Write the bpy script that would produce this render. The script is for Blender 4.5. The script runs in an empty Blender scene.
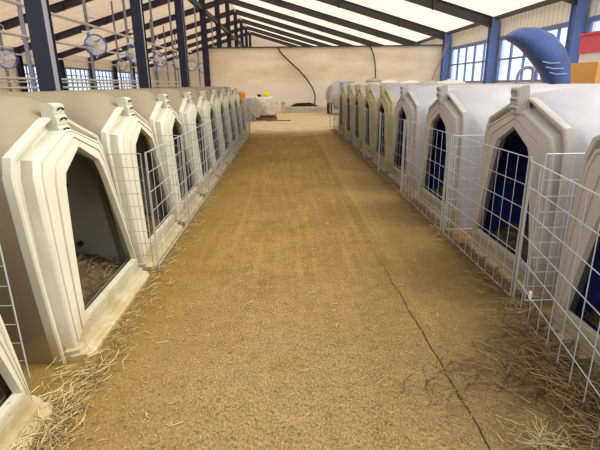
import bpy, math, random
from mathutils import Vector, Matrix, Euler
random.seed(7)
SC = bpy.context.scene
COL = SC.collection
PI = math.pi

# ------------------------------------------------------------------ helpers
class MB:
    """collects geometry for ONE mesh object"""
    def __init__(self):
        self.v = []; self.f = []; self.mi = []
    def add(self, verts, faces, m=0):
        n = len(self.v)
        self.v += [tuple(p) for p in verts]
        self.f += [tuple(n + i for i in f) for f in faces]
        self.mi += [m] * len(faces)
    def box(self, c, s, rot=None, m=0):
        R = Euler(rot).to_matrix() if rot else Matrix.Identity(3)
        c = Vector(c); vs = []
        for x in (-.5, .5):
            for y in (-.5, .5):
                for z in (-.5, .5):
                    vs.append(c + R @ Vector((x*s[0], y*s[1], z*s[2])))
        self.add(vs, [(0,1,3,2),(4,6,7,5),(0,4,5,1),(2,3,7,6),(0,2,6,4),(1,5,7,3)], m)
    def span(self, a, b, w, h, up=(0,0,1), m=0):
        """rectangular bar from a to b: w across, h along up"""
        a = Vector(a); b = Vector(b); d = (b-a).normalized()
        s = d.cross(Vector(up))
        if s.length < 1e-6: s = d.cross(Vector((0,1,0)))
        s.normalize(); u = s.cross(d).normalized()
        vs = []
        for p in (a, b):
            for i, j in ((-1,-1),(1,-1),(1,1),(-1,1)):
                vs.append(p + s*i*w/2 + u*j*h/2)
        self.add(vs, [(3,2,1,0),(4,5,6,7),(0,1,5,4),(1,2,6,5),(2,3,7,6),(3,0,4,7)], m)
    def beam(self, a, b, w, h, up, t=.012, m=0):
        """I section bar"""
        a = Vector(a); b = Vector(b); u = Vector(up).normalized()
        self.span(a+u*(h/2-t/2), b+u*(h/2-t/2), w, t, up, m)
        self.span(a-u*(h/2-t/2), b-u*(h/2-t/2), w, t, up, m)
        self.span(a, b, t, h-2*t, up, m)
    def tube(self, pts, r, n=6, m=0, cap=True):
        pts = [Vector(p) for p in pts]; base = []
        rr = r if isinstance(r, (list, tuple)) else [r]*len(pts)
        prev = None; vs = []
        for i, p in enumerate(pts):
            d = (pts[min(i+1, len(pts)-1)] - pts[max(i-1, 0)]).normalized()
            if prev is None:
                s = d.orthogonal().normalized()
            else:
                s = prev - d*prev.dot(d)
                s = s.normalized() if s.length > 1e-6 else d.orthogonal().normalized()
            prev = s; t = d.cross(s)
            for k in range(n):
                a = 2*PI*k/n
                vs.append(p + (s*math.cos(a)+t*math.sin(a))*rr[i])
        fs = []
        for i in range(len(pts)-1):
            for k in range(n):
                k2 = (k+1) % n
                fs.append((i*n+k, i*n+k2, (i+1)*n+k2, (i+1)*n+k))
        if cap:
            fs.append(tuple(range(n-1, -1, -1))); L = (len(pts)-1)*n
            fs.append(tuple(range(L, L+n)))
        self.add(vs, fs, m)
    def cyl(self, a, b, r, n=20, m=0, r2=None):
        self.tube([a, b], [r, r if r2 is None else r2], n, m)
    def lathe(self, prof, c=(0,0,0), n=24, axis='z', m=0):
        vs = []; c = Vector(c)
        for r, z in prof:
            for k in range(n):
                a = 2*PI*k/n
                p = Vector((r*math.cos(a), r*math.sin(a), z))
                if axis == 'y': p = Vector((p.x, p.z, p.y))
                if axis == 'x': p = Vector((p.z, p.x, p.y))
                vs.append(c+p)
        fs = []
        for i in range(len(prof)-1):
            for k in range(n):
                k2 = (k+1) % n
                fs.append((i*n+k, i*n+k2, (i+1)*n+k2, (i+1)*n+k))
        fs.append(tuple(range(n-1, -1, -1))); L = (len(prof)-1)*n
        fs.append(tuple(range(L, L+n)))
        self.add(vs, fs, m)
    def torus(self, c, R, r, axis='y', n=24, k=6, m=0):
        c = Vector(c); pts = []
        vs = []; fs = []
        for i in range(n):
            a = 2*PI*i/n
            for j in range(k):
                b = 2*PI*j/k
                q = (R+r*math.cos(b))
                p = Vector((q*math.cos(a), q*math.sin(a), r*math.sin(b)))
                if axis == 'y': p = Vector((p.x, p.z, p.y))
                if axis == 'x': p = Vector((p.z, p.x, p.y))
                vs.append(c+p)
        for i in range(n):
            for j in range(k):
                i2 = (i+1) % n; j2 = (j+1) % k
                fs.append((i*k+j, i2*k+j, i2*k+j2, i*k+j2))
        self.add(vs, fs, m)
    def loft(self, rings, closed=True, cap0=False, cap1=False, m=0):
        n = len(rings[0]); vs = [p for r in rings for p in r]; fs = []
        for i in range(len(rings)-1):
            for k in range(n if closed else n-1):
                k2 = (k+1) % n
                fs.append((i*n+k, i*n+k2, (i+1)*n+k2, (i+1)*n+k))
        if cap0: fs.append(tuple(range(n-1, -1, -1)))
        if cap1:
            L = (len(rings)-1)*n; fs.append(tuple(range(L, L+n)))
        self.add(vs, fs, m)
    def mesh(self, name, mats, smooth=None):
        me = bpy.data.meshes.new(name)
        me.from_pydata(self.v, [], self.f)
        if not isinstance(mats, (list, tuple)): mats = [mats]
        for mt in mats: me.materials.append(mt)
        if len(mats) > 1: me.polygons.foreach_set('material_index', self.mi)
        if smooth is not None:
            me.polygons.foreach_set('use_smooth', [True]*len(me.polygons))
            if smooth < 180: me.set_sharp_from_angle(angle=math.radians(smooth))
        me.update()
        return me
    def build(self, name, mats, parent=None, smooth=None, loc=None, rot=None):
        o = bpy.data.objects.new(name, self.mesh(name, mats, smooth))
        COL.objects.link(o)
        if parent is not None: o.parent = parent
        if loc is not None: o.location = loc
        if rot is not None: o.rotation_euler = rot
        return o

def tag(o, label=None, cat=None, group=None, kind=None):
    if label: o['label'] = label
    if cat: o['category'] = cat
    if group: o['group'] = group
    if kind: o['kind'] = kind
    return o
def empty(name, loc=(0,0,0), rz=0.0):
    o = bpy.data.objects.new(name, None); COL.objects.link(o)
    o.location = loc; o.rotation_euler = (0,0,rz); o.empty_display_size = .1
    return o
def copy_tree(o, parent=None):
    c = o.copy(); COL.objects.link(c)
    if parent is not None: c.parent = parent
    for ch in list(o.children): copy_tree(ch, c)
    return c
ORD = ['first','second','third','fourth','fifth','sixth','seventh','eighth','ninth','tenth','eleventh','twelfth','thirteenth','fourteenth']

# ------------------------------------------------------------------ materials
def mat(name, col, rough=.6, metal=0., noise=None, bump=None, trans=0., col2=None, dirt=None, spec=None):
    """noise=(scale, amount) tints the colour; bump=(scale, strength); dirt=(colour, z0, z1) darkens towards the ground"""
    m = bpy.data.materials.new(name); m.use_nodes = True
    nt = m.node_tree; N = nt.nodes; L = nt.links
    for n in list(N): N.remove(n)
    out = N.new('ShaderNodeOutputMaterial'); p = N.new('ShaderNodeBsdfPrincipled')
    p.inputs['Roughness'].default_value = rough; p.inputs['Metallic'].default_value = metal
    if spec is not None: p.inputs['Specular IOR Level'].default_value = spec
    c4 = (*col, 1); p.inputs['Base Color'].default_value = c4
    geo = N.new('ShaderNodeNewGeometry')
    src = None
    if noise:
        t = N.new('ShaderNodeTexNoise'); t.inputs['Scale'].default_value = noise[0]; t.inputs['Detail'].default_value = 5
        L.new(geo.outputs['Position'], t.inputs['Vector'])
        r = N.new('ShaderNodeValToRGB')
        c2 = col2 if col2 else tuple(x*(1-noise[1]) for x in col)
        r.color_ramp.elements[0].position = .35; r.color_ramp.elements[0].color = (*c2, 1)
        r.color_ramp.elements[1].position = .65; r.color_ramp.elements[1].color = c4
        L.new(t.outputs['Fac'], r.inputs['Fac']); src = r.outputs['Color']
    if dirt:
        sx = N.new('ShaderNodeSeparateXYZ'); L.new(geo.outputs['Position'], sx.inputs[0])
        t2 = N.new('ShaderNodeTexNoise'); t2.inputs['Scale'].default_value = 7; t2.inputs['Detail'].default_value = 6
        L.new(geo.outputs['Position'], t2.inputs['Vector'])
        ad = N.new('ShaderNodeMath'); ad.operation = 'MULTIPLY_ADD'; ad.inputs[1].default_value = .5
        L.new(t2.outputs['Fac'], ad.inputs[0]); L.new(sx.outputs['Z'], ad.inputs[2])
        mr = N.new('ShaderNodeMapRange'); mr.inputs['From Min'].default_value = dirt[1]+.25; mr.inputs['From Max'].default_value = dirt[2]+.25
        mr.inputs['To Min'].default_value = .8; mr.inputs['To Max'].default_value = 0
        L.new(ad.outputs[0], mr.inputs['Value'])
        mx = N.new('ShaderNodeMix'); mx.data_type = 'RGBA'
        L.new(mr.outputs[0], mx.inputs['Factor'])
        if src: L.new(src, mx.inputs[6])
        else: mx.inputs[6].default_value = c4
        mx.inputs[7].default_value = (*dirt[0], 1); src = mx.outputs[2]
    if src: L.new(src, p.inputs['Base Color'])
    if bump:
        t3 = N.new('ShaderNodeTexNoise'); t3.inputs['Scale'].default_value = bump[0]; t3.inputs['Detail'].default_value = 6
        L.new(geo.outputs['Position'], t3.inputs['Vector'])
        b = N.new('ShaderNodeBump'); b.inputs['Strength'].default_value = bump[1]; b.inputs['Distance'].default_value = .02
        L.new(t3.outputs['Fac'], b.inputs['Height']); L.new(b.outputs['Normal'], p.inputs['Normal'])
    if trans:
        tr = N.new('ShaderNodeBsdfTranslucent')
        if src: L.new(src, tr.inputs['Color'])
        else: tr.inputs['Color'].default_value = c4
        ms = N.new('ShaderNodeMixShader'); ms.inputs[0].default_value = trans
        L.new(p.outputs[0], ms.inputs[1]); L.new(tr.outputs[0], ms.inputs[2]); L.new(ms.outputs[0], out.inputs[0])
    else:
        L.new(p.outputs[0], out.inputs[0])
    return m

MT = {}
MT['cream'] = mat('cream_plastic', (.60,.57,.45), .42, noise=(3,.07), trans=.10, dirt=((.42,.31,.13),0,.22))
MT['cream_shaded'] = mat('shaded_cream_plastic', (.29,.24,.155), .5, noise=(3,.07), trans=.10, dirt=((.42,.31,.13),0,.22))  # same plastic as the fronts, shade on the bodies put into the colour
MT['greige'] = mat('greige_plastic', (.50,.445,.40), .45, noise=(3,.08), trans=.08, dirt=((.38,.29,.15),0,.35))
MT['greige_body'] = mat('greige_body_plastic', (.43,.415,.43), .5, noise=(3,.05), trans=.08)
MT['olive'] = mat('floor_reflection_plastic', (.50,.44,.25), .5, noise=(3,.1), trans=.08, dirt=((.36,.28,.13),0,.35))  # reflection of the golden floor painted into the far right-row fronts
MT['inner_left'] = mat('inner_shadow_plastic', (.44,.43,.34), .6, noise=(2,.15))
MT['inner_right'] = mat('inner_haze_blue', (.035,.06,.26), .6, noise=(2,.15))  # bluish window haze painted onto the inner walls of the right row
MT['slot'] = mat('dark_slot', (.02,.02,.018), .9)
MT['slot_blue'] = mat('dusky_blue_slot', (.16,.17,.28), .9)
MT['galv'] = mat('galvanized_wire', (.62,.64,.66), .35, .6)
MT['wire'] = mat('zinc_wire', (.52,.54,.59), .4, .3)
MT['wire_tan'] = mat('tan_wire', (.40,.385,.35), .5, .3)  # duller tan tone for the farther panels of the right row
MT['wire_dull'] = mat('dull_zinc_wire', (.42,.42,.40), .45, .4)
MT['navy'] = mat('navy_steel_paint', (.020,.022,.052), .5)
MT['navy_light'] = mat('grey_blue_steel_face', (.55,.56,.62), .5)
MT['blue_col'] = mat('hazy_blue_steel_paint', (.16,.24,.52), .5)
MT['rafter'] = mat('slate_steel_paint', (.075,.07,.08), .55)
MT['rafter_l'] = mat('dusk_violet_steel_paint', (.07,.06,.095), .55)
MT['white'] = mat('white_paint', (.85,.86,.88), .5)
MT['orange'] = mat('orange_plastic', (.90,.38,.06), .5, noise=(8,.3))
MT['yellow'] = mat('yellow_plastic', (.92,.80,.05), .45)
MT['red'] = mat('red_machine_paint', (.85,.16,.22), .45)
MT['amber'] = mat('amber_machine_paint', (.95,.52,.16), .45)
MT['black'] = mat('black_rubber', (.03,.03,.03), .7)
MT['steel'] = mat('brushed_stainless', (.52,.50,.52), .35, .7)
MT['chute'] = mat('hazed_blue_chute_paint', (.13,.20,.47), .4, noise=(2.5,.3))  # dark blue chute, lightened to carry the haze in its colour
MT['sack'] = mat('white_woven_sack', (.90,.87,.83), .8, noise=(6,.22), bump=(25,.6))
MT['sack_tan'] = mat('tan_folded_sack', (.74,.66,.52), .8, noise=(6,.3), bump=(25,.6))
MT['wood'] = mat('weathered_pallet_wood', (.32,.25,.16), .8, noise=(12,.4))
MT['conc'] = mat('pale_concrete', (.62,.56,.50), .85, noise=(5,.2), bump=(40,.3))
MT['pink'] = mat('pink_beige_plastic', (.75,.58,.46), .6)
MT['green'] = mat('soft_green', (.42,.55,.30), .6)
MT['blue'] = mat('bright_blue_paint', (.10,.22,.65), .45)
MT['rust'] = mat('rusty_pole_paint', (.45,.22,.20), .6)
MT['label_blue'] = mat('light_blue_panel', (.45,.65,.80), .4)

def straw_mat(name, a, b):
    m = bpy.data.materials.new(name); m.use_nodes = True
    nt = m.node_tree; p = nt.nodes['Principled BSDF']; p.inputs['Roughness'].default_value = .7
    g = nt.nodes.new('ShaderNodeNewGeometry')
    r = nt.nodes.new('ShaderNodeValToRGB'); r.color_ramp.elements[0].color = (*a,1); r.color_ramp.elements[1].color = (*b,1)
    nt.links.new(g.outputs['Random Per Island'], r.inputs['Fac']); nt.links.new(r.outputs['Color'], p.inputs['Base Color'])
    return m
MT['straw'] = straw_mat('dry_straw', (.26,.18,.07), (.66,.56,.30))
MT['straw_dark'] = straw_mat('trampled_straw', (.08,.05,.02), (.36,.25,.11))
MT['straw_mid'] = straw_mat('mixed_straw', (.15,.10,.04), (.52,.41,.20))
MT['straw_bed'] = mat('bedding_mass', (.12,.085,.04), .9, noise=(20,.6), bump=(40,1.0))

# roof sheet: lets daylight glow through
def roof_mat(name, col, tr):
    m = bpy.data.materials.new(name); m.use_nodes = True
    nt = m.node_tree; N = nt.nodes; L = nt.links
    for n in list(N): N.remove(n)
    o = N.new('ShaderNodeOutputMaterial'); d = N.new('ShaderNodeBsdfDiffuse'); t = N.new('ShaderNodeBsdfTranslucent'); mx = N.new('ShaderNodeMixShader')
    g = N.new('ShaderNodeNewGeometry'); nz = N.new('ShaderNodeTexNoise'); nz.inputs['Scale'].default_value = .5
    mp = N.new('ShaderNodeMapping'); mp.inputs['Scale'].default_value = (.6, 3.5, .6)
    L.new(g.outputs['Position'], mp.inputs['Vector']); L.new(mp.outputs[0], nz.inputs['Vector'])
    r = N.new('ShaderNodeValToRGB'); r.color_ramp.elements[0].position = .3; r.color_ramp.elements[1].position = .7
    r.color_ramp.elements[0].color = (*[c*.86 for c in col],1); r.color_ramp.elements[1].color = (*col,1)
    L.new(nz.outputs['Fac'], r.inputs['Fac']); L.new(r.outputs[0], d.inputs[0]); L.new(r.outputs[0], t.inputs[0])
    mx.inputs[0].default_value = tr
    L.new(d.outputs[0], mx.inputs[1]); L.new(t.outputs[0], mx.inputs[2]); L.new(mx.outputs[0], o.inputs[0])
    return m
MT['roof_r'] = roof_mat('lit_roof_sheet', (.92,.82,.69), .52)  # right slope: its stronger light put into a paler sheet colour
MT['roof_l'] = roof_mat('dim_roof_sheet', (.74,.60,.46), .42)  # left slope: same roofing, its weaker light put into a darker colour

def glass_mat():
    m = bpy.data.materials.new('window_glass'); m.use_nodes = True
    nt = m.node_tree; N = nt.nodes; L = nt.links
    for n in list(N): N.remove(n)
    o = N.new('ShaderNodeOutputMaterial'); t = N.new('ShaderNodeBsdfTransparent'); g = N.new('ShaderNodeBsdfGlossy'); mx = N.new('ShaderNodeMixShader')
    t.inputs[0].default_value = (.9,.95,1,1); g.inputs['Roughness'].default_value = .05; mx.inputs[0].default_value = .06
    L.new(t.outputs[0], mx.inputs[1]); L.new(g.outputs[0], mx.inputs[2]); L.new(mx.outputs[0], o.inputs[0])
    return m
MT['glass'] = glass_mat()

def floor_mat():
    m = bpy.data.materials.new('dusty_textured_concrete'); m.use_nodes = True
    nt = m.node_tree; N = nt.nodes; L = nt.links; p = N['Principled BSDF']; p.inputs['Roughness'].default_value = .85
    p.inputs['Specular IOR Level'].default_value = .25
    geo = N.new('ShaderNodeNewGeometry'); P = geo.outputs['Position']
    sep = N.new('ShaderNodeSeparateXYZ'); L.new(P, sep.inputs[0])
    def noise(s, det=5, vec=None, rough=.55):
        t = N.new('ShaderNodeTexNoise'); t.inputs['Scale'].default_value = s; t.inputs['Detail'].default_value = det; t.inputs['Roughness'].default_value = rough
        L.new(vec or P, t.inputs['Vector']); return t.outputs['Fac']
    def ramp(f, a, b, ca, cb):
        r = N.new('ShaderNodeValToRGB'); e = r.color_ramp.elements
        e[0].position = a; e[1].position = b; e[0].color = (*ca,1); e[1].color = (*cb,1); L.new(f, r.inputs['Fac']); return r.outputs['Color']
    def mix(f, a, b, mode='MIX'):
        x = N.new('ShaderNodeMix'); x.data_type = 'RGBA'; x.blend_type = mode
        if hasattr(f, 'node'): L.new(f, x.inputs[0])
        else: x.inputs[0].default_value = f
        for k, v in ((6, a), (7, b)):
            if hasattr(v, 'node'): L.new(v, x.inputs[k])
            else: x.inputs[k].default_value = (*v, 1)
        return x.outputs[2]
    def math_(op, a, b=None, c=None):
        x = N.new('ShaderNodeMath'); x.operation = op
        for k, v in enumerate((a, b, c)):
            if v is None: continue
            if hasattr(v, 'node'): L.new(v, x.inputs[k])
            else: x.inputs[k].default_value = v
        return x.outputs[0]
    def mrange(v, a, b, c, d):
        x = N.new('ShaderNodeMapRange'); L.new(v, x.inputs[0])
        for k, q in zip((1,2,3,4), (a,b,c,d)): x.inputs[k].default_value = q
        x.interpolation_type = 'SMOOTHSTEP'; return x.outputs[0]
    X, Y = sep.outputs['X'], sep.outputs['Y']
    base = ramp(noise(.9), .3, .7, (.25,.145,.036), (.345,.212,.064))
    mg = N.new('ShaderNodeMapping'); mg.inputs['Scale'].default_value = (105, 55, 1); mg.inputs['Rotation'].default_value = (0, 0, .3); L.new(P, mg.inputs['Vector'])
    grain = noise(1.0, 6, mg.outputs[0], .7)
    # fine grain of the dirt and chopped straw
    base = mix(.85, base, mix(.4, ramp(grain, .36, .62, (.05,.04,.03), (1.35,1.35,1.35)), ramp(noise(9, 7, None, .7), .33, .66, (.45,.43,.36), (1.2,1.2,1.2))), 'MULTIPLY')
    mp = N.new('ShaderNodeMapping'); mp.inputs['Scale'].default_value = (110, 70, 1); L.new(P, mp.inputs['Vector'])
    base = mix(math_('MULTIPLY', mrange(noise(1.0, 3, mp.outputs[0]), .56, .68, 0, .75), mrange(noise(2.6), .35, .6, .25, 1)), base, (.84,.66,.36))
    # tread rows left by wheels, running along the aisle
    mp2 = N.new('ShaderNodeMapping'); mp2.inputs['Scale'].default_value = (16, .9, 1); L.new(P, mp2.inputs['Vector'])
    base = mix(mrange(noise(1.0, 3, mp2.outputs[0]), .42, .72, 0, .20), base, (.52,.35,.12))
    mp3 = N.new('ShaderNodeMapping'); mp3.inputs['Scale'].default_value = (1.5, 16, 1); L.new(P, mp3.inputs['Vector'])
    base = mix(mrange(noise(1.0, 3, mp3.outputs[0]), .5, .68, 0, .22), base, (.20,.12,.04))
    # nearer part greyer-brown, darker along both rows, shade between the hutches painted in
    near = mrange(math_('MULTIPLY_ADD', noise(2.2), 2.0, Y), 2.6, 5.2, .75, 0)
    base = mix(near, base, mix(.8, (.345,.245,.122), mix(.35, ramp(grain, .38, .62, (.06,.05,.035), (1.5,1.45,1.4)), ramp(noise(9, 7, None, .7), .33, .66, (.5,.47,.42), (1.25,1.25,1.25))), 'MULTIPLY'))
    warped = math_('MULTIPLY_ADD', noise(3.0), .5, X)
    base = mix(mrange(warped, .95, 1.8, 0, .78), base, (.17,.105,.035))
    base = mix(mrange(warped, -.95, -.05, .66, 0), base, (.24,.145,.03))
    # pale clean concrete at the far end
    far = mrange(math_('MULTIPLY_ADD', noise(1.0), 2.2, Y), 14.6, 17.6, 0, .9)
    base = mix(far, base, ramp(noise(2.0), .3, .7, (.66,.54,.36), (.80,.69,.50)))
    # slab joint
    wob = math_('MULTIPLY_ADD', noise(4.0, 6), .05, X)
    jd = math_('ABSOLUTE', math_('SUBTRACT', wob, math_('MULTIPLY_ADD', Y, -.018, .895)))
    jw = math_('MULTIPLY', mrange(jd, .002, .0065, 1, 0), mrange(Y, 2.6, 4.2, .9, .12))
    base = mix(jw, base, (.035,.024,.012))
    slab = math_('MULTIPLY', mrange(math_('SUBTRACT', wob, .88), -.02, .02, 0, 1), mrange(Y, 3, 7, .05, .16))
    base = mix(slab, base, (.62,.46,.22))
    L.new(base, p.inputs['Base Color'])
    b = N.new('ShaderNodeBump'); b.inputs['Strength'].default_value = .55; b.inputs['Distance'].default_value = .015
    h = math_('ADD', noise(45, 8), math_('MULTIPLY', noise(1.0, 3, mp3.outputs[0]), .5))
    L.new(h, b.inputs['Height']); L.new(b.outputs['Normal'], p.inputs['Normal'])
    return m
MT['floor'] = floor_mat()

def wall_mat():
    m = bpy.data.materials.new('stained_cream_render'); m.use_nodes = True
    nt = m.node_tree; N = nt.nodes; L = nt.links; p = N['Principled BSDF']; p.inputs['Roughness'].default_value = .8
    g = N.new('ShaderNodeNewGeometry'); sep = N.new('ShaderNodeSeparateXYZ'); L.new(g.outputs['Position'], sep.inputs[0])
    mp = N.new('ShaderNodeMapping'); mp.inputs['Scale'].default_value = (.35, 1, 1.1); L.new(g.outputs['Position'], mp.inputs['Vector'])
    n1 = N.new('ShaderNodeTexNoise'); n1.inputs['Scale'].default_value = 1.6; n1.inputs['Detail'].default_value = 7; L.new(mp.outputs[0], n1.inputs['Vector'])
    r = N.new('ShaderNodeValToRGB'); e = r.color_ramp.elements
    e[0].position = .33; e[0].color = (.82,.71,.57,1); e[1].position = .62; e[1].color = (.98,.91,.79,1); L.new(n1.outputs['Fac'], r.inputs['Fac'])
    ad = N.new('ShaderNodeMath'); ad.operation = 'MULTIPLY_ADD'; ad.inputs[1].default_value = .7; L.new(n1.outputs['Fac'], ad.inputs[0]); L.new(sep.outputs['Z'], ad.inputs[2])
    mr = N.new('ShaderNodeMapRange'); mr.inputs[1].default_value = 1.7; mr.inputs[2].default_value = 2.1; mr.inputs[3].default_value = .85; mr.inputs[4].default_value = 0
    L.new(ad.outputs[0], mr.inputs[0])
    mx = N.new('ShaderNodeMix'); mx.data_type = 'RGBA'; L.new(mr.outputs[0], mx.inputs[0]); L.new(r.outputs[0], mx.inputs[6]); mx.inputs[7].default_value = (.95,.90,.88,1)
    L.new(mx.outputs[2], p.inputs['Base Color'])
    return m
MT['wall'] = wall_mat()
def corr_mat(name, col):
    m = bpy.data.materials.new(name); m.use_nodes = True
    nt = m.node_tree; N = nt.nodes; L = nt.links; p = N['Principled BSDF']; p.inputs['Roughness'].default_value = .5
    g = N.new('ShaderNodeNewGeometry'); w = N.new('ShaderNodeTexWave'); w.bands_direction = 'Y'; w.inputs['Scale'].default_value = 1.1
    L.new(g.outputs['Position'], w.inputs['Vector'])
    r = N.new('ShaderNodeValToRGB'); r.color_ramp.elements[0].color = (*[c*.85 for c in col],1); r.color_ramp.elements[1].color = (*col,1)
    r.color_ramp.elements[0].position = .05; r.color_ramp.elements[1].position = .4
    L.new(w.outputs['Fac'], r.inputs[0]); L.new(r.outputs[0], p.inputs['Base Color'])
    b = N.new('ShaderNodeBump'); b.inputs['Distance'].default_value = .03; b.inputs['Strength'].default_value = .3; L.new(w.outputs['Fac'], b.inputs['Height']); L.new(b.outputs[0], p.inputs['Normal'])
    return m
MT['corr'] = corr_mat('white_corrugated_sheet', (.95,.94,.92))

# ------------------------------------------------------------------ the building
XR, XL, XC = 9.2, -18.0, -4.4
EAVE, RIDGE = 4.1, 8.1
def roof_z(x): return RIDGE - (RIDGE-EAVE)*abs(x-XC)/(XR-XC)
Y0, Y1 = -4.0, 66.0
RY0 = 7.6
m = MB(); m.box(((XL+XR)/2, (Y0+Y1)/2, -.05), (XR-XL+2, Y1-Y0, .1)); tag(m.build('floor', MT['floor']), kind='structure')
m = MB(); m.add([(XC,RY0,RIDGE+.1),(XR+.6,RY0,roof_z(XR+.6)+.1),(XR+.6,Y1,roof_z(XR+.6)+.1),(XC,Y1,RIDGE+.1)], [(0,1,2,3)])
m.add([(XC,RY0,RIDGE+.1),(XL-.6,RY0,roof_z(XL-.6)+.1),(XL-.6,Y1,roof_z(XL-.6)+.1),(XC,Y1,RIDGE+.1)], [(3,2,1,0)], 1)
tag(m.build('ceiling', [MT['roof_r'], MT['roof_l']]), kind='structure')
# far end gable
m = MB(); m.add([(XL-.6,Y1-.02,0),(XR+.6,Y1-.02,0),(XR+.6,Y1-.02,roof_z(XR+.6)+.1),(XC,Y1-.02,RIDGE+.1),(XL-.6,Y1-.02,roof_z(XL-.6)+.1)],[(0,1,2,3,4)]); tag(m.build('wall_far', MT['corr']), kind='structure')
# partition at the end of the aisle
WY = 27.3
m = MB(); m.box(((XC+XR)/2, WY+.1, 1.73), (XR-XC, .2, 3.46)); tag(m.build('wall_back', MT['wall']), kind='structure')
m = MB(); m.box(((XC+XR)/2, WY-.01, 3.49), (XR-XC, .26, .06)); tag(m.build('trim_1', MT['rafter']), kind='structure')

# side walls: low wall, window strip, corrugated band
SILL, HEAD = 1.45, 3.32
frames = [9+6*k for k in range(10)]
wn = 0
def side_wall(name, x, sgn, ya, yb, bays, solid, wz0, wz1, ncol, nrow, colmat):
    """bays: list of (y0,y1) with windows"""
    global wn
    m = MB()
    m.box((x+sgn*.1, (ya+yb)/2, wz0/2), (.2, yb-ya, wz0))
    m.box((x+sgn*.1, (ya+yb)/2, (wz1+EAVE+.1)/2), (.2, yb-ya, EAVE+.1-wz1))
    for a, b in solid: m.box((x+sgn*.1, (a+b)/2, (wz0+wz1)/2), (.2, b-a, wz1-wz0))
    tag(m.build(name, MT['corr']), kind='structure')
    for a, b in bays:
        wn += 1
        w = MB(); t = .075
        w.box((x, a+t/2, (wz0+wz1)/2), (.1, t, wz1-wz0)); w.box((x, b-t/2, (wz0+wz1)/2), (.1, t, wz1-wz0))
        w.box((x, (a+b)/2, wz0+t/2), (.1, b-a, t)); w.box((x, (a+b)/2, wz1-t), (.14, b-a, t*2))
        for i in range(1, ncol): w.box((x, a+(b-a)*i/ncol, (wz0+wz1)/2), (.08, t*(1.3 if i % 2 == 0 else .9), wz1-wz0))
        for j in range(1, nrow): w.box((x, (a+b)/2, wz0+(wz1-wz0)*j/nrow), (.08, b-a, t*.9))
        o = w.build('window_%d' % wn, colmat); tag(o, kind='structure')
        g = MB(); g.box((x+sgn*.03, (a+b)/2, (wz0+wz1)/2), (.012, b-a-.02, wz1-wz0-.02)); g.build('pane', MT['glass'], o)
MT['winframe_r'] = mat('blue_grey_window_frame', (.20,.27,.50), .5)
MT['winframe_l'] = mat('blue_window_frame', (.16,.24,.46), .5)
rb = [(frames[i]+.25, frames[i+1]-.25) for i in range(0, 4)]
side_wall('wall_right', XR+.2, 1, RY0, Y1, rb, [(frames[i]-.25, frames[i]+.25) for i in range(5)]+[(RY0, 8.75),(33.25, Y1)], SILL, HEAD, 5, 2, MT['winframe_r'])
lb = [(frames[i]+.25, frames[i+1]-.25) for i in range(4, 9)]
side_wall('wall_left', XL-.2, -1, RY0, Y1, lb, [(frames[i]-.25, frames[i]+.25) for i in range(4, 10)]+[(RY0, 32.75),(63.25, Y1)], 1.1, 3.1, 6, 3, MT['winframe_l'])

# frames of the steel portal: every column and every roof beam is its own thing
for i, y in enumerate(frames):
    n = ORD[i]
    m = MB(); zt = RIDGE-.35
    m.box((XC, y-.14, zt/2), (.30, .016, zt)); m.box((XC, y+.14, zt/2), (.30, .016, zt)); m.box((XC, y, zt/2), (.016, .27, zt))
    # closed web side facing the stalls and a paler face turned to the windows
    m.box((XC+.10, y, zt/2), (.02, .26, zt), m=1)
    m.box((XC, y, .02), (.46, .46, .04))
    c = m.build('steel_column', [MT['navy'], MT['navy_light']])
    tag(c, 'dark navy steel column under the roof ridge, %s from the camera' % n, 'column', 'middle row of steel columns')
    if i < 6:
        m = MB(); m.box((XR-.05, y-.16, EAVE/2), (.34, .02, EAVE)); m.box((XR-.05, y+.16, EAVE/2), (.34, .02, EAVE)); m.box((XR-.05, y, EAVE/2), (.2, .32, EAVE))
        m.box((XR-.05, y, .02), (.5, .5, .04))
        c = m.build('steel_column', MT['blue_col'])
        tag(c, 'hazy blue steel column against the right window wall, %s from the camera' % n, 'column', 'right wall steel columns')
    m = MB(); zt = EAVE; m.box((XL+.05, y-.14, EAVE/2), (.3, .02, EAVE)); m.box((XL+.05, y+.14, EAVE/2), (.3, .02, EAVE)); m.box((XL+.05, y, EAVE/2), (.02, .28, EAVE))
    m.box((XL+.05, y, .02), (.46, .46, .04))
    c = m.build('steel_column', MT['navy'])
    tag(c, 'dark steel column against the far left window wall, %s from the camera' % n, 'column', 'left wall steel columns')
    for side, xa, mt in (('right', XR-.1, MT['rafter']), ('left', XL+.1, MT['rafter_l'])):
        m = MB(); a = (XC + (.02 if side == 'right' else -.02), y, RIDGE-.25); b = (xa, y, roof_z(xa)-.22)
        up = Vector((0,0,1))
        m.beam(a, b, .22, .42, up, .02)
        for q in (.3, .55, .8):
            px = a[0]+(b[0]-a[0])*q; m.box((px, y-.05, a[2]+(b[2]-a[2])*q-.05), (.05, .2, .42))
        c = m.build('roof_beam', mt)
        tag(c, 'dark sloping steel roof beam on the %s slope, %s from the camera' % (side, n), 'roof beam', '%s slope roof beams' % side)
# long tie beam on the middle columns
m = MB(); m.beam((XC-.02, RY0, 5.45), (XC-.02, Y1, 5.45), .2, .22, (0,0,1), .03); m.span((XC-.02, RY0, 5.45), (XC-.02, Y1, 5.45), .14, .16)
tag(m.build('tie_beam', MT['navy']), 'long dark tie beam running along the middle column row', 'beam')
m = MB(); m.span((XR-.05, RY0, EAVE-.03), (XR-.05, 63, EAVE-.03), .1, .16)
tag(m.build('eave_beam', MT['rafter']), 'thin dark eave beam along the top of the right wall', 'beam')

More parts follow.
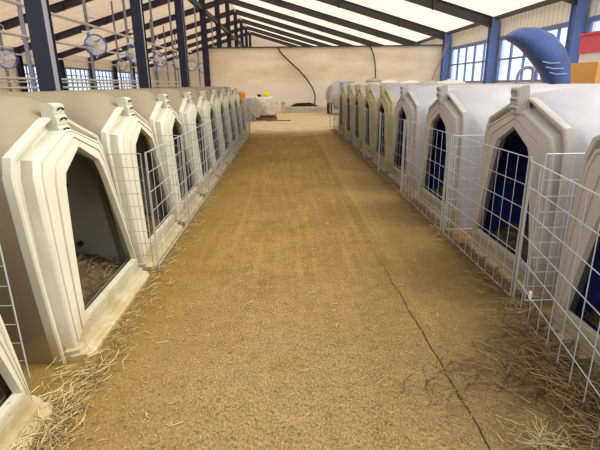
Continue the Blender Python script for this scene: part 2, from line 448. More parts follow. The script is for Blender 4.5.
# ------------------------------------------------------------------ calf hutches
LEAN = .10
def outline(hb, zb, hs, zs, ha, za):
    """half outline mirrored into a closed loop of (u, z); fixed point count"""
    pts = []
    def lerp(a, b, t): return (a[0]+(b[0]-a[0])*t, a[1]+(b[1]-a[1])*t)
    B = (hb, zb); S = (hs, zs); A = (ha, za)
    # slight outward bow of the side
    side = []
    for t in (0, .2, .4, .6, .8, .93):
        p = lerp(B, S, t); side.append((p[0]+.012*math.sin(PI*t), p[1]))
    up = [lerp(S, A, t) for t in (.08, .35, .65, .93)]
    half = side + up + [(A[0]*.75, A[1]+.003)]
    R = half; Lh = [(-u, z) for u, z in reversed(half)]
    bot = [(-hb+2*hb*t, zb) for t in (.2, .4, .6, .8)]
    return R + Lh + bot
def ring_(hb, zb, hs, zs, ha, za, off, lean):
    return [Vector((off+lean*z, u, z)) for u, z in outline(hb, zb, hs, zs, ha, za)]
R_PANEL = [(.460,.202,.254,1.006,.010,1.128,.035),(.470,.195,.262,1.012,.012,1.138,.0),(.490,.178,.284,1.028,.015,1.160,.003),
           (.510,.150,.335,1.048,.018,1.180,.012),(.512,.148,.338,1.050,.018,1.182,.023),(.520,.140,.350,1.066,.02,1.199,.025),(.522,.138,.353,1.068,.02,1.201,.016),
           (.556,.085,.420,1.096,.05,1.228,.034),(.558,.082,.424,1.098,.05,1.230,.043),(.563,.078,.431,1.101,.05,1.233,.044),(.565,.075,.434,1.103,.05,1.235,.037),
           (.578,.060,.455,1.110,.06,1.245,.045),(.588,.050,.470,1.116,.06,1.252,.062),(.592,.045,.475,1.118,.06,1.254,.122),(.598,.04,.490,1.122,.07,1.262,.135)]
R_RIM = [(.598,.04,.490,1.122,.07,1.262,.135),(.616,.03,.546,1.112,.09,1.290,.137),(.622,.02,.556,1.120,.10,1.300,.100),(.627,.01,.562,1.125,.10,1.305,.094),(.644,0,.580,1.140,.11,1.320,.094),(.650,0,.587,1.145,.11,1.325,.104),(.650,0,.588,1.147,.11,1.327,.150)]
# the hutches of the right row stand upright and have a flatter, wider front
R_PANEL2 = [(.460,.202,.254,1.024,.010,1.150,.03),(.470,.195,.262,1.03,.012,1.160,.0),(.490,.178,.290,1.043,.015,1.182,.0),
           (.512,.150,.360,1.068,.018,1.215,.002),(.514,.148,.364,1.070,.018,1.218,.014),(.520,.140,.376,1.074,.02,1.224,.015),(.522,.138,.380,1.076,.02,1.226,.006),
           (.556,.085,.475,1.105,.03,1.275,.012),(.558,.082,.479,1.107,.03,1.278,.021),(.563,.078,.486,1.110,.03,1.282,.022),(.565,.075,.490,1.112,.03,1.284,.014),
           (.578,.060,.515,1.120,.04,1.297,.018),(.588,.050,.530,1.126,.04,1.305,.034),(.592,.045,.534,1.128,.05,1.308,.095),(.598,.04,.540,1.132,.06,1.312,.105)]
R_RIM2 = [(.598,.04,.540,1.132,.06,1.312,.105),(.612,.03,.560,1.155,.09,1.338,.106),(.620,.02,.568,1.163,.10,1.348,.060),(.625,.01,.573,1.168,.10,1.353,.054),(.644,0,.592,1.183,.11,1.368,.054),(.650,0,.599,1.188,.11,1.373,.064),(.650,0,.600,1.190,.11,1.375,.110)]
def dome(hw, zs, zt, d):
    """rounded cross-section of the body, same point count as outline()"""
    half = [(hw, zs*t/5) for t in range(6)]
    for k in range(1, 5):
        a = PI/2*k/5; half.append((hw*.985*math.cos(a)**.85, zs+(zt-zs)*math.sin(a)))
    half.append((hw*.10, zt))
    bot = [(-hw+2*hw*t, 0) for t in (.2, .4, .6, .8)]
    return [Vector((d, u, z)) for u, z in half+[(-u, z) for u, z in reversed(half)]+bot]
def make_hutch(front, body, inner, slot, RP, RR, LEAN, n0, n1):
    ring = lambda *q: ring_(*q[:7], q[7] if len(q) > 7 else LEAN)
    root = empty('calf_hutch')
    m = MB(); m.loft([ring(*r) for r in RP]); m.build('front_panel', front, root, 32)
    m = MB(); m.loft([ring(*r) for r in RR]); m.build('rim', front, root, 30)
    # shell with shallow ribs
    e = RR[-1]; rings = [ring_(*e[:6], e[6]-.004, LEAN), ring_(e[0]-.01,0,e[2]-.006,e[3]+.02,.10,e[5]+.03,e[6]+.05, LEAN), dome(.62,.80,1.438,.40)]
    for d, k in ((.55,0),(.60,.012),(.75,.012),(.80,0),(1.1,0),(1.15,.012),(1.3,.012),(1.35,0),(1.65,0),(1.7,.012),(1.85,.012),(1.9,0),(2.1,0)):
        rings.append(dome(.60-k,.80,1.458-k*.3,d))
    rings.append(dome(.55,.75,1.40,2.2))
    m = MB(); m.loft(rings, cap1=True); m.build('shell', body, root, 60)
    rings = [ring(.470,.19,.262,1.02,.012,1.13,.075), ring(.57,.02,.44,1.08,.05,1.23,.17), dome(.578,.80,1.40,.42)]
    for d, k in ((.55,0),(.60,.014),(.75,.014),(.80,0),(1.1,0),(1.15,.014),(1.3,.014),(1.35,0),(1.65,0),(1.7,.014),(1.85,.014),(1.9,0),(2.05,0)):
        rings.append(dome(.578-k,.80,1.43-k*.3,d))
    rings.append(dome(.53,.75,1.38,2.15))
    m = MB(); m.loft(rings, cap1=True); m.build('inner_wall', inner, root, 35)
    # base ledge
    m = MB()
    prof = [(-.042,0),(-.042,.022),(-.034,.032),(.012,.040),(.012,.062),(.10,.065),(.10,0)]
    rr = []
    for u, s in ((-.625,.3),(-.60,.85),(-.55,1),(.55,1),(.60,.85),(.625,.3)):
        rr.append([Vector((.10+(x-.10)*s, u, z)) for x, z in prof])
    m.loft(rr, cap0=True, cap1=True); m.build('sill', front, root, 30)
    # vent nose: stepped tongue with slots
    m = MB(); p0 = Vector(n0); p1 = Vector(n1); ax = (p1-p0); Ln = ax.length; ax.normalize()
    nrm = Vector((-ax.z,0,ax.x)); side = Vector((0,1,0))
    def pt(s, u, h): return p0+ax*s+side*u+nrm*h
    rr = []
    hw = .068
    st = [(0,.0),(.004,.034),(.012,.041),(.052,.046),(.062,.043),(.068,.036),(.076,.040),(.116,.045),(.126,.042),(.132,.034),(.140,.037),(.172,.041),(.184,.042),(.196,.034),(.206,.0)]
    for s, h in st:
        w = hw*(1-.12*s/Ln)
        rr.append([pt(s,-w,-.05), pt(s,-w,h*.7), pt(s,-w*.8,h), pt(s,w*.8,h), pt(s,w,h*.7), pt(s,w,-.05)])
    m.loft(rr, cap0=True, cap1=True)
    for s0, h0 in ((.030,.0428),(.092,.0416),(.152,.0382)):
        for a, b in ((-.045,-.004),(.004,.045)):
            vs = []
            for j in range(5):
                u = a+(b-a)*j/4; ds = .012*(1-(u/.048)**2)
                hh = lambda q: h0+.003+(q)*.12
                vs += [pt(s0+ds,u,hh(ds)), pt(s0+ds+.013,u,hh(ds+.013))]
            m.add(vs, [(2*j,2*j+2,2*j+3,2*j+1) for j in range(4)], 1)
    m.build('vent_nose', [front, slot], root)
    # round plugs on the inner side walls
    for s in (-1, 1):
        for d, z in ((.48,.30),(.52,.78)):
            hw2 = .575
            m = MB(); m.cyl((d, s*(hw2-.022), z), (d, s*(hw2+.006), z), .022, 12); m.build('plug', slot, root)
    return root

def bedding():
    """mound of straw litter for a hutch floor (d 0.1..1.9, u -.5...5)"""
    m = MB(); rnd = random.Random(3)
    nx, ny = 16, 12; vs = []; fs = []
    H = {}
    for i in range(nx+1):
        for j in range(ny+1):
            x = .14+1.7*i/nx; u = -.55+1.1*j/ny
            if i == 0: u *= .82
            h = .13+.06*math.sin(x*5+u*3)+.05*rnd.random()+.06*min(1, x/.8)
            if i == 0: h = .14
            H[i,j] = h
            vs.append((x, u, h))
    for i in range(nx):
        for j in range(ny):
            a = i*(ny+1)+j; fs.append((a, a+ny+1, a+ny+2, a+1))
    m.add(vs, fs, 0)
    for k in range(1500):
        x = .14+rnd.random()**1.5*1.2; u = (rnd.random()*2-1)*.48
        i = min(nx, int((x-.14)/1.7*nx)); j = min(ny, int((u+.55)/1.1*ny)); h = H[i,j]
        stalk(m, rnd, x, u, h+.005, rnd.uniform(.05,.16), .0018, 1, .6)
    return m
def stalk(m, rnd, x, y, z, ln, w, mi=0, lift=.25, clear=None):
    a = rnd.uniform(0, 2*PI); e = rnd.uniform(0, lift)
    d = Vector((math.cos(a)*math.cos(e), math.sin(a)*math.cos(e), math.sin(e)*.8))
    s = Vector((-math.sin(a), math.cos(a), 0))*w
    p = Vector((x, y, z)); bend = Vector((-math.sin(a), math.cos(a), rnd.uniform(-.1,.3)))*ln*rnd.uniform(-.18,.18)
    q = p+d*ln*.5+bend; r = p+d*ln
    up = Vector((0,0,w*.9))
    v = []
    for c in (p, q, r):
        c = Vector((c.x, c.y, max(c.z, .003)))
        v += [c-s, c+up, c+s]
    m.add(v, [(0,1,4,3),(1,2,5,4),(3,4,7,6),(4,5,8,7)], mi)

HL_X, HR_X = -1.19, 1.73
PL, PR = 1.35, 1.70
left_y = [1.27, 2.89, 4.18, 5.5, 6.9, 8.2, 9.52, 10.85, 12.18, 13.55]
right_y = [1.88, 3.44, 5.18, 6.85, 8.35, 9.85, 11.3, 12.8, 14.5]
protoL = make_hutch(MT['cream'], MT['cream_shaded'], MT['inner_left'], MT['slot'], R_PANEL, R_RIM, .10, (.215,0,1.205), (.236,0,1.425))
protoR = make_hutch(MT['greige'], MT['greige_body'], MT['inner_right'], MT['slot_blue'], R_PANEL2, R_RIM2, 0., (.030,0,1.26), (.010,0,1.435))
bed_me = bedding().mesh('straw_bedding', [MT['straw_bed'], MT['straw_dark']])
def where(k, n):
    if k == 0: return 'closest one, cut off by the frame'
    if k == n-1: return 'last one at the far end'
    return '%s from the camera' % ORD[k]
for side, ys, x, rz, proto in (('left', left_y, HL_X, PI, protoL), ('right', right_y, HR_X, 0., protoR)):
    x_row = x
    for k, y in enumerate(ys):
        x = x_row
        o = proto if k == 0 else copy_tree(proto)
        if side == 'right' and k == 0: x -= .11
        o.location = (x, y, 0); o.rotation_euler = (0, 0, rz)
        col = 'cream' if side == 'left' else ('grey-beige' if k < 5 else 'floor-tinted beige')
        tag(o, '%s plastic calf hutch, %s row, %s' % (col, side, where(k, len(ys))), 'calf hutch', 'calf hutches of the %s row' % side)
        if side == 'right' and k >= 4:
            f = .55 if k == 4 else 1
            for ch in o.children:
                if ch.name.split('.')[0] in ('front_panel','rim','sill','vent_nose'):
                    ch.data = ch.data.copy(); ch.data.materials[0] = MT['olive']
        b = bpy.data.objects.new('straw_bedding', bed_me); COL.objects.link(b)
        b.location = (x, y, 0); b.rotation_euler = (0,0,rz)
        tag(b, 'brown straw bedding in the hutch of the %s row, %s' % (side, where(k, len(ys))), 'straw', 'straw beds inside the hutches', 'stuff')

# ------------------------------------------------------------------ wire mesh panels and posts
def mesh_panel(a, b, z0, z1, nv, hz, r=.0027, rf=.0048, mw='wire', name='wire_fence'):
    """a, b = (x, y) ends; nv bays between verticals; hz heights of the horizontals"""
    root = empty(name, (a[0], a[1], 0))
    dx, dy = b[0]-a[0], b[1]-a[1]
    m = MB()
    m.tube([(0,0,z0),(0,0,z1)], rf, 6); m.tube([(dx,dy,z0),(dx,dy,z1)], rf, 6)
    m.tube([(0,0,z1),(dx,dy,z1)], rf*.8, 6); m.tube([(0,0,z0),(dx,dy,z0)], rf*.8, 6)
    m.build('panel_frame', MT[mw], root)
    m = MB()
    for i in range(1, nv): m.tube([(dx*i/nv, dy*i/nv, z0),(dx*i/nv, dy*i/nv, z1)], r, 5)
    for z in hz: m.tube([(0,0,z),(dx,dy,z)], r, 5)
    m.build('wire_grid', MT[mw], root)
    return root
FZ0, FZ1 = .05, 1.0
HZ = [.05+.158*i for i in range(1, 6)]
HS = [.05+.1055*i for i in range(1, 9)]
FL, FR = -1.105, 1.58
# left row: dividers in the gaps and front panels from the second hutch on
div_l = [2.05] + [(a+b)/2 for a, b in zip(left_y[1:], left_y[2:])] + [14.25]
for k, y in enumerate(div_l):
    t = mesh_panel((FL-.03 if k else -1.37, y), (FL-.33 if k else -1.67, y), FZ0, FZ1, 2, HS, mw='wire_dull' if k else 'wire')
    lab = 'narrow wire divider between the cut-off near hutch and the big left hutch' if k == 0 else 'narrow wire divider in the left row, %s gap after the big open hutch' % ORD[k-1]
    tag(t, lab, 'wire panel', 'wire dividers of the left row')
for k in range(1, 9):
    y0 = div_l[k]+.03; y1 = div_l[k+1]-.03
    t = mesh_panel((FL, y0), (FL, y1), FZ0, FZ1, 8, HZ)
    m = MB(); m.box((.004,-.012,.51), (.014,.014,1.0)); m.build('post', MT['galv'], t)
    tag(t, 'square wire mesh front panel on the left row, %s from the camera' % ORD[k-1], 'wire panel', 'wire front panels of the left row')
# right row
div_r = [2.76] + [(a+b)/2+.05 for a, b in zip(right_y[1:], right_y[2:])] + [15.3]
for k, y in enumerate(div_r[:8]):
    t = mesh_panel((FR+.04, y), (FR+(.62 if k else .95), y), FZ0, FZ1+(0 if k else .06), 3 if k else 5, HS, mw='wire' if k < 2 else 'wire_tan')
    tag(t, 'wire divider set crosswise in the right row, %s gap from the camera' % ORD[k], 'wire panel', 'wire dividers of the right row')
for k in range(8):
    y0 = div_r[k]+(.12 if k == 0 else .05); y1 = div_r[k+1]-.05
    t = mesh_panel((FR, y0), (FR, y1), FZ0-.02, FZ1+.02, 10, HZ, mw='wire' if k < 2 else 'wire_tan')
    m = MB(); m.box((.004,-.02,.52), (.016,.016,1.02)); m.build('post', MT['galv'], t)
    tag(t, 'square wire mesh front panel on the right row, %s behind the open gate' % ORD[k], 'wire panel', 'wire front panels of the right row')
# near gate swung into the aisle
t = mesh_panel((1.585, 2.84), (1.30, 1.40), .0, 1.0, 9, [.02+.163*i for i in range(1,6)], r=.0031, rf=.0055, name='mesh_gate')
m = MB(); m.box((0,.01,.5), (.018,.018,1.0)); m.build('post', MT['galv'], t)
m = MB(); m.box((-.06,-.30,.20), (.008,.03,.05)); m.build('clip', MT['white'], t)
tag(t, 'open wire mesh gate swung toward the aisle in the right foreground', 'gate')
# end-of-row white post stands
for x, y, lab in ((1.56, 16.2, 'white upright wire panel closing the far end of the right row'), (FL-.05, 14.6, 'pale wire panel closing the far end of the left row')):
    t = mesh_panel((x, y), (x+(.55 if x > 0 else -.5), y), .03, 1.25 if x > 0 else 1.05, 4, HS, r=.006, rf=.018)
    tag(t, lab, 'wire panel')

# ------------------------------------------------------------------ straw
def straw_patch(fn, n, seed, ln=(.05,.16), w=.0022, lift=.25, mats=('straw',), name='loose_straw', label='', z=.004):
    m = MB(); rnd = random.Random(seed)
    for i in range(n):
        x, y, zz = fn(rnd)
        stalk(m, rnd, x, y, z+zz, rnd.uniform(*ln), w*rnd.uniform(.7,1.5), 0, lift)
    o = m.build(name, [MT[k] for k in mats]); tag(o, label, 'straw', None, 'stuff'); return o
def edge_l(r):
    y = 1.0+13.5*r.random()**1.6; return (HL_X+.05+abs(r.gauss(0,.07))+.02, y, r.random()*.03)
straw_patch(edge_l, 2800, 1, (.03,.10), w=.0014, mats=('straw_mid',), label='thin line of trodden straw along the foot of the left hutches')
def edge_r(r):
    y = 1.0+14.5*r.random()**1.6; return (FR+.02-abs(r.gauss(0,.075))+r.uniform(0,.13), y, r.random()*.035)
straw_patch(edge_r, 6500, 2, (.04,.13), w=.0018, mats=('straw_dark',), label='thin line of trodden straw along the foot of the right hutches')
def clump_l(r):
    t = r.random(); return (-1.22+.16*t+r.gauss(0,.07), 1.72+r.gauss(0,.26), r.random()*.04)
straw_patch(clump_l, 420, 3, (.04,.14), .0016, .3, label='pale straw clump spilling between the two nearest left hutches')
def clump_r(r):
    return (1.47+r.gauss(0,.14), 1.75+r.gauss(0,.50), r.random()*.05)
straw_patch(clump_r, 1700, 4, (.06,.20), .0019, .3, mats=('straw_dark',), label='dark straw heap behind the open wire gate')
def clump_m(r):
    return (1.12+r.gauss(0,.20), 2.0+r.gauss(0,.12)-.0, r.random()*.015)
straw_patch(clump_m, 150, 5, (.06,.24), .0017, .12, mats=('straw_dark',), label='loose straw strands lying across the slab joint')
def clump_f(r):
    a = r.uniform(0, 2*PI); q = abs(r.gauss(0,.09)); return (1.07+q*math.cos(a), 1.50+q*.8*math.sin(a), r.random()*.04)
straw_patch(clump_f, 170, 6, (.04,.12), .0014, .5, mats=('straw',), label='small tuft of straw at the bottom edge right of the joint')
def scatter2(r):
    return (r.uniform(-1.0,1.5), 1.2+r.random()**2*4.5, 0)
straw_patch(scatter2, 2600, 9, (.008,.028), .0016, .1, label='fine chopped straw chips trodden into the near aisle floor', mats=('straw_mid',))
def scatter(r):
    return (r.uniform(-1.0,1.5), 1.1+r.random()**2*9, 0)
straw_patch(scatter, 700, 8, (.02,.07), .0016, .08, label='short bits of straw scattered over the aisle floor')

# ------------------------------------------------------------------ stalls at the left: posts, rails, fans
MT['pipe'] = mat('dull_galvanized_pipe', (.30,.30,.36), .45, .5)
MT['pipe_l'] = mat('bright_galvanized_pipe', (.70,.70,.74), .4, .4)
rows = {'near': (-6.5, [12.4+4*k for k in range(9)]), 'far': (-10.2, [13.8+4*k for k in range(9)])}
for rn, (x, ys) in rows.items():
    for k, y in enumerate(ys):
        zt = roof_z(x)-.05
        m = MB(); m.cyl((x,y,0), (x,y,zt), .055, 10); m.cyl((x,y,0), (x,y,.03), .12, 12); m.box((x,y,2.7), (.14,.14,.10))
        tag(m.build('stall_post', MT['pipe']), 'tall galvanized stall post, %s in the %s line behind the cream hutches' % (ORD[k], rn), 'post', 'stall posts, %s line' % rn)
    for z, r in ((3.45,.045),(2.72,.035),(1.72,.03),(1.50,.03),(1.25,.03),(.95,.03)):
        if z == 3.45 and rn == 'far': continue
        m = MB(); m.tube([(x+.06, 8.5, z), (x+.06, ys[-1], z)], r, 8)
        nm = {3.45:'topmost', 2.72:'head-height', 1.72:'top stall', 1.50:'upper stall', 1.25:'middle stall', .95:'lower stall'}[z]
        tag(m.build('stall_rail', MT['pipe_l']), 'long galvanized pipe rail, the %s one on the %s line of stall posts' % (nm, rn), 'rail', 'stall rails')
def make_fan():
    root = empty('barn_fan')
    m = MB()
    for d in (-.14, .14): m.torus((0, d, 0), .40, .018, 'y', 28, 6)
    for i in range(12):
        a = 2*PI*i/12; m.tube([(.40*math.cos(a), -.14, .40*math.sin(a)), (.40*math.cos(a), .14, .40*math.sin(a))], .007, 4)
    m.build('drum', MT['blue'], root)
    m = MB()
    for d in (-.15, .15):
        for R in (.12, .21, .30): m.torus((0, d, 0), R, .006, 'y', 24, 4)
        for i in range(16):
            a = 2*PI*i/16; m.tube([(.05*math.cos(a), d, .05*math.sin(a)), (.40*math.cos(a), d, .40*math.sin(a))], .005, 4)
    m.build('guard', MT['white'], root)
    m = MB(); m.lathe([(.02,-.12),(.09,-.11),(.10,0),(.09,.12),(.03,.13)], axis='y', n=16); m.build('motor', MT['sack'], root, 40)
    for i in range(3):
        a = 2*PI*i/3+.4; m = MB(); vs = []
        for rr, w, tw in ((.08,.06,.5),(.20,.10,.4),(.36,.13,.28)):
            c = Vector((rr*math.cos(a), 0, rr*math.sin(a))); t = Vector((-math.sin(a), 0, math.cos(a)))
            vs += [c-t*w+Vector((0,-w*tw,0)), c+t*w+Vector((0,w*tw,0))]
        m.add(vs, [(0,1,3,2),(2,3,5,4)]); m.build('blade', MT['white'], root, 60)
    m = MB(); m.box((-.02,.0,.47), (.06,.06,.16)); m.box((-.22,.0,.50), (.46,.05,.05)); m.box((-.02,.0,-.44), (.05,.22,.07)); m.build('bracket', MT['galv'], root)
    return root
fan0 = None; nf = 0
for rn, x, y, z, tw in [('near', -6.5, 16.4, 2.85, .5), ('far', -10.2, 17.8, 2.55, .8), ('near', -6.5, 24.4, 2.8, .5), ('far', -10.2, 29.8, 2.8, .8), ('near', -6.5, 28.4, 2.8, .5),
                ('near', -6.5, 32.4, 2.8, .5), ('near', -6.5, 36.4, 2.8, .5), ('far', -10.2, 37.8, 2.8, .8), ('near', -6.5, 20.4, 2.8, .5)]:
    if fan0 is None: fan0 = make_fan(); o = fan0
    else: o = copy_tree(fan0)
    o.scale = (.82,.82,.82); o.location = (x+.38*math.cos(tw)*.9, y-.28, z-.05); o.rotation_euler = (0, 0, tw)
    k = rows[rn][1].index(y)
    tag(o, 'white caged fan with blue drum on the %s post, %s line' % (ORD[k], rn), 'fan', 'barn fans on the stall posts')
    # small white lamp head above
    m = MB(); m.lathe([(.02,.10),(.05,.09),(.06,.04),(.13,-.03),(.14,-.05),(.12,-.06)], (0,0,0), 16); m.tube([(0,0,.08),(0,0,.22),(-.14,0,.26)], .012, 6)
    l = m.build('bell_lamp', MT['white'], None, 40, (x+.20, y-.05, z+.86)); tag(l, 'small white bell lamp over the fan on the %s post, %s line' % (ORD[k], rn), 'lamp', 'bell lamps over the fans')

# ------------------------------------------------------------------ far end of the aisle
def blob(m, c, s, seed, n=14, k=9, rough=.12, flat=0., mi=0):
    rnd = random.Random(seed); rings = []
    for i in range(k+1):
        t = PI*(.02+.96*i/k); z = math.cos(t); rr = math.sin(t)**.32; r_ = []
        for j in range(n):
            a = 2*PI*j/n; sq = 1/max(abs(math.cos(a))**4+abs(math.sin(a))**4, 1e-6)**.25
            w = 1+rnd.uniform(-rough, rough)
            r_.append(Vector(c)+Vector((s[0]*rr*math.cos(a)*sq*w, s[1]*rr*math.sin(a)*sq*w, s[2]*z*(1+rnd.uniform(-rough,rough)*.6))))
        rings.append(r_)
    m.loft(rings, cap0=True, cap1=True, m=mi)
# pallet + bulk sack + extras
px, py = -1.08, 20.6
t = empty('wooden_pallet', (px, py, 0))
tag(t, 'weathered wooden pallet under the white bulk sack', 'pallet')
for i in range(7):
    m = MB(); m.box((-.62+i*.206, 0, .135), (.14, 1.1, .022)); m.build('deck_board', MT['wood'], t)
for y in (-.48, 0, .48):
    m = MB(); m.box((0, y, .07), (1.36, .09, .10)); m.build('runner', MT['wood'], t)
m = MB(); blob(m, (.0,0,.41), (.72,.48,.43), 4, 28, 14, .10)
m.v = [(x, y, max(z, .0)) for x, y, z in m.v]
o = m.build('bulk_sack', MT['sack'], None, 70, (px, py, .147)); tag(o, 'big white woven bulk sack slumped on the pallet', 'sack')
m = MB(); blob(m, (0,0,.0), (.36,.12,.34), 9, 16, 9, .16)
o = m.build('folded_sack', MT['sack_tan'], None, 70, (px-.18, py-.70, .56), (.25,.72,.1)); tag(o, 'tan folded sack draped over the front of the white bulk sack', 'sack')
m = MB(); blob(m, (0,0,.11), (.15,.12,.10), 12, 12, 7, .03); m.tube([(-.1,0,.2),(-.05,0,.26),(.06,0,.26),(.1,0,.2)], .018, 6)
o = m.build('yellow_jug', MT['yellow'], None, 70, (px+.26, py, .96)); tag(o, 'bright yellow jug on top of the white bulk sack', 'jug')
m = MB(); m.cyl((0,0,0),(0,0,.12), .09, 12); o = m.build('black_pot', MT['black'], None, 40, (px-.06, py-.02, .96)); tag(o, 'small black pot left of the yellow jug', 'pot')
# wire rolls left of the sack
for k, (x, y, h) in enumerate(((-1.62, 19.7, .95), (-1.42, 19.45, .78))):
    m = MB()
    for i in range(12):
        a = 2*PI*i/12; m.tube([(.16*math.cos(a), .16*math.sin(a), 0), (.16*math.cos(a), .16*math.sin(a), h)], .008, 4)
    for i in range(8): m.torus((0,0,.02+i*(h-.04)/7), .16, .008, 'z', 16, 4)
    o = m.build('wire_roll', MT['wire'], None, None, (x, y, 0)); tag(o, ['tall pale wire mesh roll standing left of the sack pile', 'shorter wire mesh roll in front of the tall roll'][k], 'wire roll')
m = MB(); blob(m, (0,0,.5), (.28,.25,.5), 21, 14, 8, .16); blob(m, (.05,0,1.02), (.17,.15,.17), 22, 12, 6, .2)
o = m.build('orange_bundle', MT['orange'], None, 80, (-2.1, 22.0, 0)); tag(o, 'orange bundle half hidden behind the end of the left hutches', 'bundle')
m = MB()
for i in range(5): m.span((-.5+.02*i, -.1+.06*i, .012+.0*i), (.55, -.18+.05*i, .012), .03, .02)
o = m.build('lath_bundle', MT['wood'], None, None, (px+.75, py-.85, 0)); tag(o, 'dark thin laths lying on the floor before the pallet', 'laths')
# low concrete ledge by the back wall
m = MB()
rr = []
for x, h in ((.0,.30),(.5,.30),(1.2,.29),(1.9,.31),(2.45,.28)):
    rr.append([Vector((x, 25.2, 0)), Vector((x, 25.25, h-.05)), Vector((x, 25.3, h)), Vector((x, 26.2, h)), Vector((x, 26.2, 0))])
m.loft(rr, cap0=True, cap1=True)
o = m.build('concrete_ledge', MT['conc']); tag(o, 'low pale concrete ledge on the floor before the back wall', 'ledge')
m = MB()
pts = []
for i in range(90):
    a = i*.28; pts.append((1.0+(.72-.004*i)*math.cos(a), 25.62+.24*math.sin(a), .335+.0016*i))
m.tube(pts, .035, 6); o = m.build('hose_coil', MT['black']); tag(o, 'black hose coiled flat on the concrete ledge', 'hose')
m = MB(); m.lathe([(.06,0),(.11,.02),(.12,.34),(.10,.42),(.09,.46)], n=16); o = empty('pale_canister', (-.12, 24.9, 0)); tag(o, 'pale beige canister with a green top left of the concrete ledge', 'canister')
m.lathe([(.12,.30),(.128,.32),(.12,.34)], n=16); m.build('body', MT['pink'], o, 40)
m = MB(); m.lathe([(.10,.46),(.13,.50),(.11,.58),(.05,.62)], n=14); m.build('green_cap', MT['green'], o, 50)
# hanging hoses on the wall
def spline(ps, n=10):
    ps = [Vector(p) for p in ps]; out = []
    for i in range(len(ps)-1):
        p0 = ps[max(i-1,0)]; p1 = ps[i]; p2 = ps[i+1]; p3 = ps[min(i+2,len(ps)-1)]
        for k in range(n):
            t = k/n
            out.append(.5*((2*p1)+(-p0+p2)*t+(2*p0-5*p1+4*p2-p3)*t*t+(-p0+3*p1-3*p2+p3)*t**3))
    out.append(ps[-1]); return out
m = MB(); m.tube(spline([(-.36,27.2,3.52),(-.2,27.16,3.2),(.25,27.15,2.75),(.95,27.1,2.1),(1.45,27.0,1.45),(1.68,26.8,.95),(1.68,26.6,.5),(1.6,26.35,.20)]), .035, 8)
o = m.build('hanging_hose', MT['black']); tag(o, 'black hose hanging in a curve down the middle of the back wall', 'hose')
m = MB(); m.tube(spline([(4.75,27.2,3.5),(4.95,27.15,3.3),(5.12,27.15,2.8),(5.2,27.15,2.2),(5.22,27.15,1.2)]), .03, 8)
o = m.build('hanging_cable', MT['black']); tag(o, 'short dark cable hanging on the back wall at the right', 'cable')
m = MB(); m.tube([(8.95,26.2,3.45),(6.9,24.0,0.0)], .04, 8); o = m.build('leaning_pole', MT['rust']); tag(o, 'slim reddish pole leaning beside the corner column', 'pole')
# milk cart: stainless drum seen end on
t = empty('milk_cart', (2.75, 23.5, 0)); tag(t, 'stainless steel milk tank cart at the far end of the right row', 'cart')
m = MB(); m.lathe([(.05,-.62),(.40,-.60),(.60,-.52),(.68,-.40),(.68,.6),(.55,.72),(.1,.76)], (0,0,.92), 28, 'y'); m.build('tank', MT['steel'], t, 40)
m = MB(); m.lathe([(.26,0),(.28,.06),(.20,.12),(.06,.15)], (.45,-.1,1.50), 20); m.build('lid', MT['steel'], t, 40)
m = MB(); m.box((0,0,.25), (.9,1.4,.08)); m.box((-.4,-.5,.36), (.08,.08,.3)); m.box((.4,-.5,.36), (.08,.08,.3)); m.build('chassis', MT['galv'], t)
for x, y in ((-.52,-.35),(.52,-.35),(-.52,.5),(.52,.5)):
    w = MB(); w.lathe([(.10,-.07),(.26,-.07),(.30,-.04),(.30,.04),(.26,.07),(.10,.07)], (x,y,.30), 20, 'x'); w.build('wheel', MT['black'], t, 40)
m = MB(); m.box((.02,-.78,1.33), (.34,.10,.52)); b = m.build('control_box', MT['label_blue'], t)
m = MB(); m.box((-.03,-.834,1.45), (.13,.01,.12)); m.build('screen', MT['blue'], b)
m = MB(); m.box((.02,-.70,.80), (.06,.06,.9)); m.build('stand', MT['galv'], t)
# drums behind the right hutches
for k, (x, y, z, dark) in enumerate(((4.75,25.2,1.70,1),(4.85,21.8,1.60,0),(4.9,18.2,1.56,0),(4.9,15.9,1.54,1),(4.8,13.5,1.54,0))):
    t = empty('feed_drum', (x, y, 0)); tag(t, 'white feed drum with a domed lid behind the right hutches, %s from the back wall' % ORD[k], 'drum', 'drums behind the right hutches')
    m = MB(); m.lathe([(.36,0),(.40,.04),(.42,.5),(.40,.52),(.42,.54),(.42,1.0),(.40,1.02),(.42,1.04),(.42,z-.16),(.38,z-.13)], n=22); m.build('body', MT['white'], t, 40)
    m = MB(); m.lathe([(.43,z-.15),(.44,z-.10),(.34,z-.03),(.12,z),(.11,z+.03),(.04,z+.035)], n=22); m.build('lid', MT['steel'] if dark else MT['white'], t, 40)

# ------------------------------------------------------------------ machinery behind the right hutches
# blue discharge chute: a curved hood
t = empty('discharge_chute', (4.97, 9.3, 0)); tag(t, 'large dark blue curved metal chute rising behind the right hutches', 'chute')
t.rotation_euler = (0, 0, -.10)
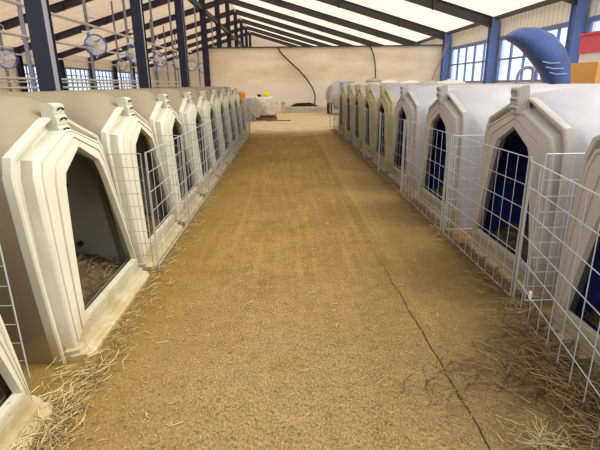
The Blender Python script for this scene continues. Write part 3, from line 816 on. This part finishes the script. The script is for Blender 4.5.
# centre line runs in the local x-z plane; section is a flat rounded box
path = [(-.60,2.31,.03,.22),(-.54,2.325,.08,.27),(-.42,2.335,.14,.31),(-.22,2.29,.20,.34),(.02,2.15,.25,.36),(.24,1.92,.255,.37),(.38,1.69,.22,.36),(.44,1.45,.185,.35),(.45,1.25,.17,.33),(.45,1.0,.17,.32)]
rings = []
for i, (x, z, h, w) in enumerate(path):
    a = path[max(i-1,0)]; b = path[min(i+1,len(path)-1)]
    d = Vector((b[0]-a[0], 0, b[1]-a[1])).normalized(); u = Vector((-d.z, 0, d.x)); s = Vector((0,1,0)); c = Vector((x,0,z))
    r_ = []
    for j in range(14):
        an = 2*PI*j/14; ca, sa = math.cos(an), math.sin(an)
        q = 1/(abs(ca)**3.2+abs(sa)**3.2)**(1/3.2)
        r_.append(c+u*h*sa*q+s*w*ca*q)
    rings.append(r_)
m = MB(); m.loft(rings, cap0=True, cap1=True); m.build('hood', MT['chute'], t, 50)
for z in (1.62, 1.72, 1.82):
    m = MB(); q = .36-.75*(z-1.6); m.tube([(q-.22,-.362,z+.02),(q-.08,-.375,z-.015),(q+.10,-.372,z-.01)], .010, 6); m.build('rib', MT['label_blue'], t)
m = MB(); m.box((.45,0,.5), (.5,.7,1.0)); m.box((.45,0,1.0), (.58,.78,.08)); m.build('base', MT['chute'], t)
t = empty('pipe_handle', (4.62, 9.0, 0)); tag(t, 'bent grey pipe handle standing left of the blue chute', 'handle')
m = MB(); m.tube(spline([(-.14,0,0),(-.14,0,1.4),(-.10,0,1.66),(.0,0,1.73),(.10,0,1.73),(.16,0,1.66),(.16,0,1.2),(.16,0,0)], 5), .03, 8); m.build('pipe', MT['pipe'], t, 60)
m = MB(); m.tube([(-.14,0,1.45),(.16,0,1.45)], .022, 6); m.build('crossbar', MT['galv'], t)
# red and amber machine at the right edge
t = empty('feed_machine', (6.86, 10.4, 0)); tag(t, 'red and amber feed machine with a white label panel behind the blue chute', 'machine')
m = MB(); m.box((.45,0,2.26), (1.1,.9,.38)); m.box((.45,0,2.47), (1.16,.96,.05)); m.build('hood', MT['red'], t)
m = MB(); m.box((.42,-.02,1.36), (1.34,1.0,1.0)); m.box((.42,-.02,.80), (1.42,1.06,.12)); m.build('body', MT['amber'], t)
m = MB(); m.box((.46,0,1.965), (1.06,.9,.21)); p = m.build('label_panel', MT['white'], t)
for x, w, z, h in ((.08,.05,1.96,.12),(.15,.03,1.98,.08),(.20,.03,1.96,.12),(.28,.08,1.99,.03),(.28,.08,1.93,.03)):
    m = MB(); m.box((x-.02,-.452,z), (w,.006,h)); m.build('print_mark', MT['blue'], p)
for x in (-.15, .95):
    for y in (-.35, .35):
        m = MB(); m.box((x,y,.42), (.1,.1,.84)); m.build('leg', MT['navy'], t)

# ------------------------------------------------------------------ light
w = bpy.data.worlds.new('sky'); SC.world = w; w.use_nodes = True
bg = w.node_tree.nodes['Background']; bg.inputs[0].default_value = (.96,.98,1,1); bg.inputs[1].default_value = 1.2
s = bpy.data.lights.new('sun', 'SUN'); s.energy = 3.3; s.angle = math.radians(50); s.color = (1,.95,.86)
so = bpy.data.objects.new('sun', s); COL.objects.link(so)
d = Vector((-.80,-.10,-.72)); so.rotation_euler = d.to_track_quat('-Z','Y').to_euler()

# ------------------------------------------------------------------ camera
cd = bpy.data.cameras.new('camera'); co = bpy.data.objects.new('camera', cd); COL.objects.link(co)
cd.sensor_width = 36; cd.lens = 27.0; cd.clip_start = .05; cd.clip_end = 300
R = Matrix(((0.999397,0.022828,-0.02616),(-0.031792,0.298848,-0.953771),(-0.013955,0.954028,0.299394)))
co.matrix_world = Matrix.Translation((0,0,1.5)) @ R.to_4x4()
SC.camera = co
SC.view_settings.view_transform = 'Standard'
SC.view_settings.look = 'Medium High Contrast'
SC.view_settings.exposure = 0.0
SC.cycles.max_bounces = 8; SC.cycles.diffuse_bounces = 5
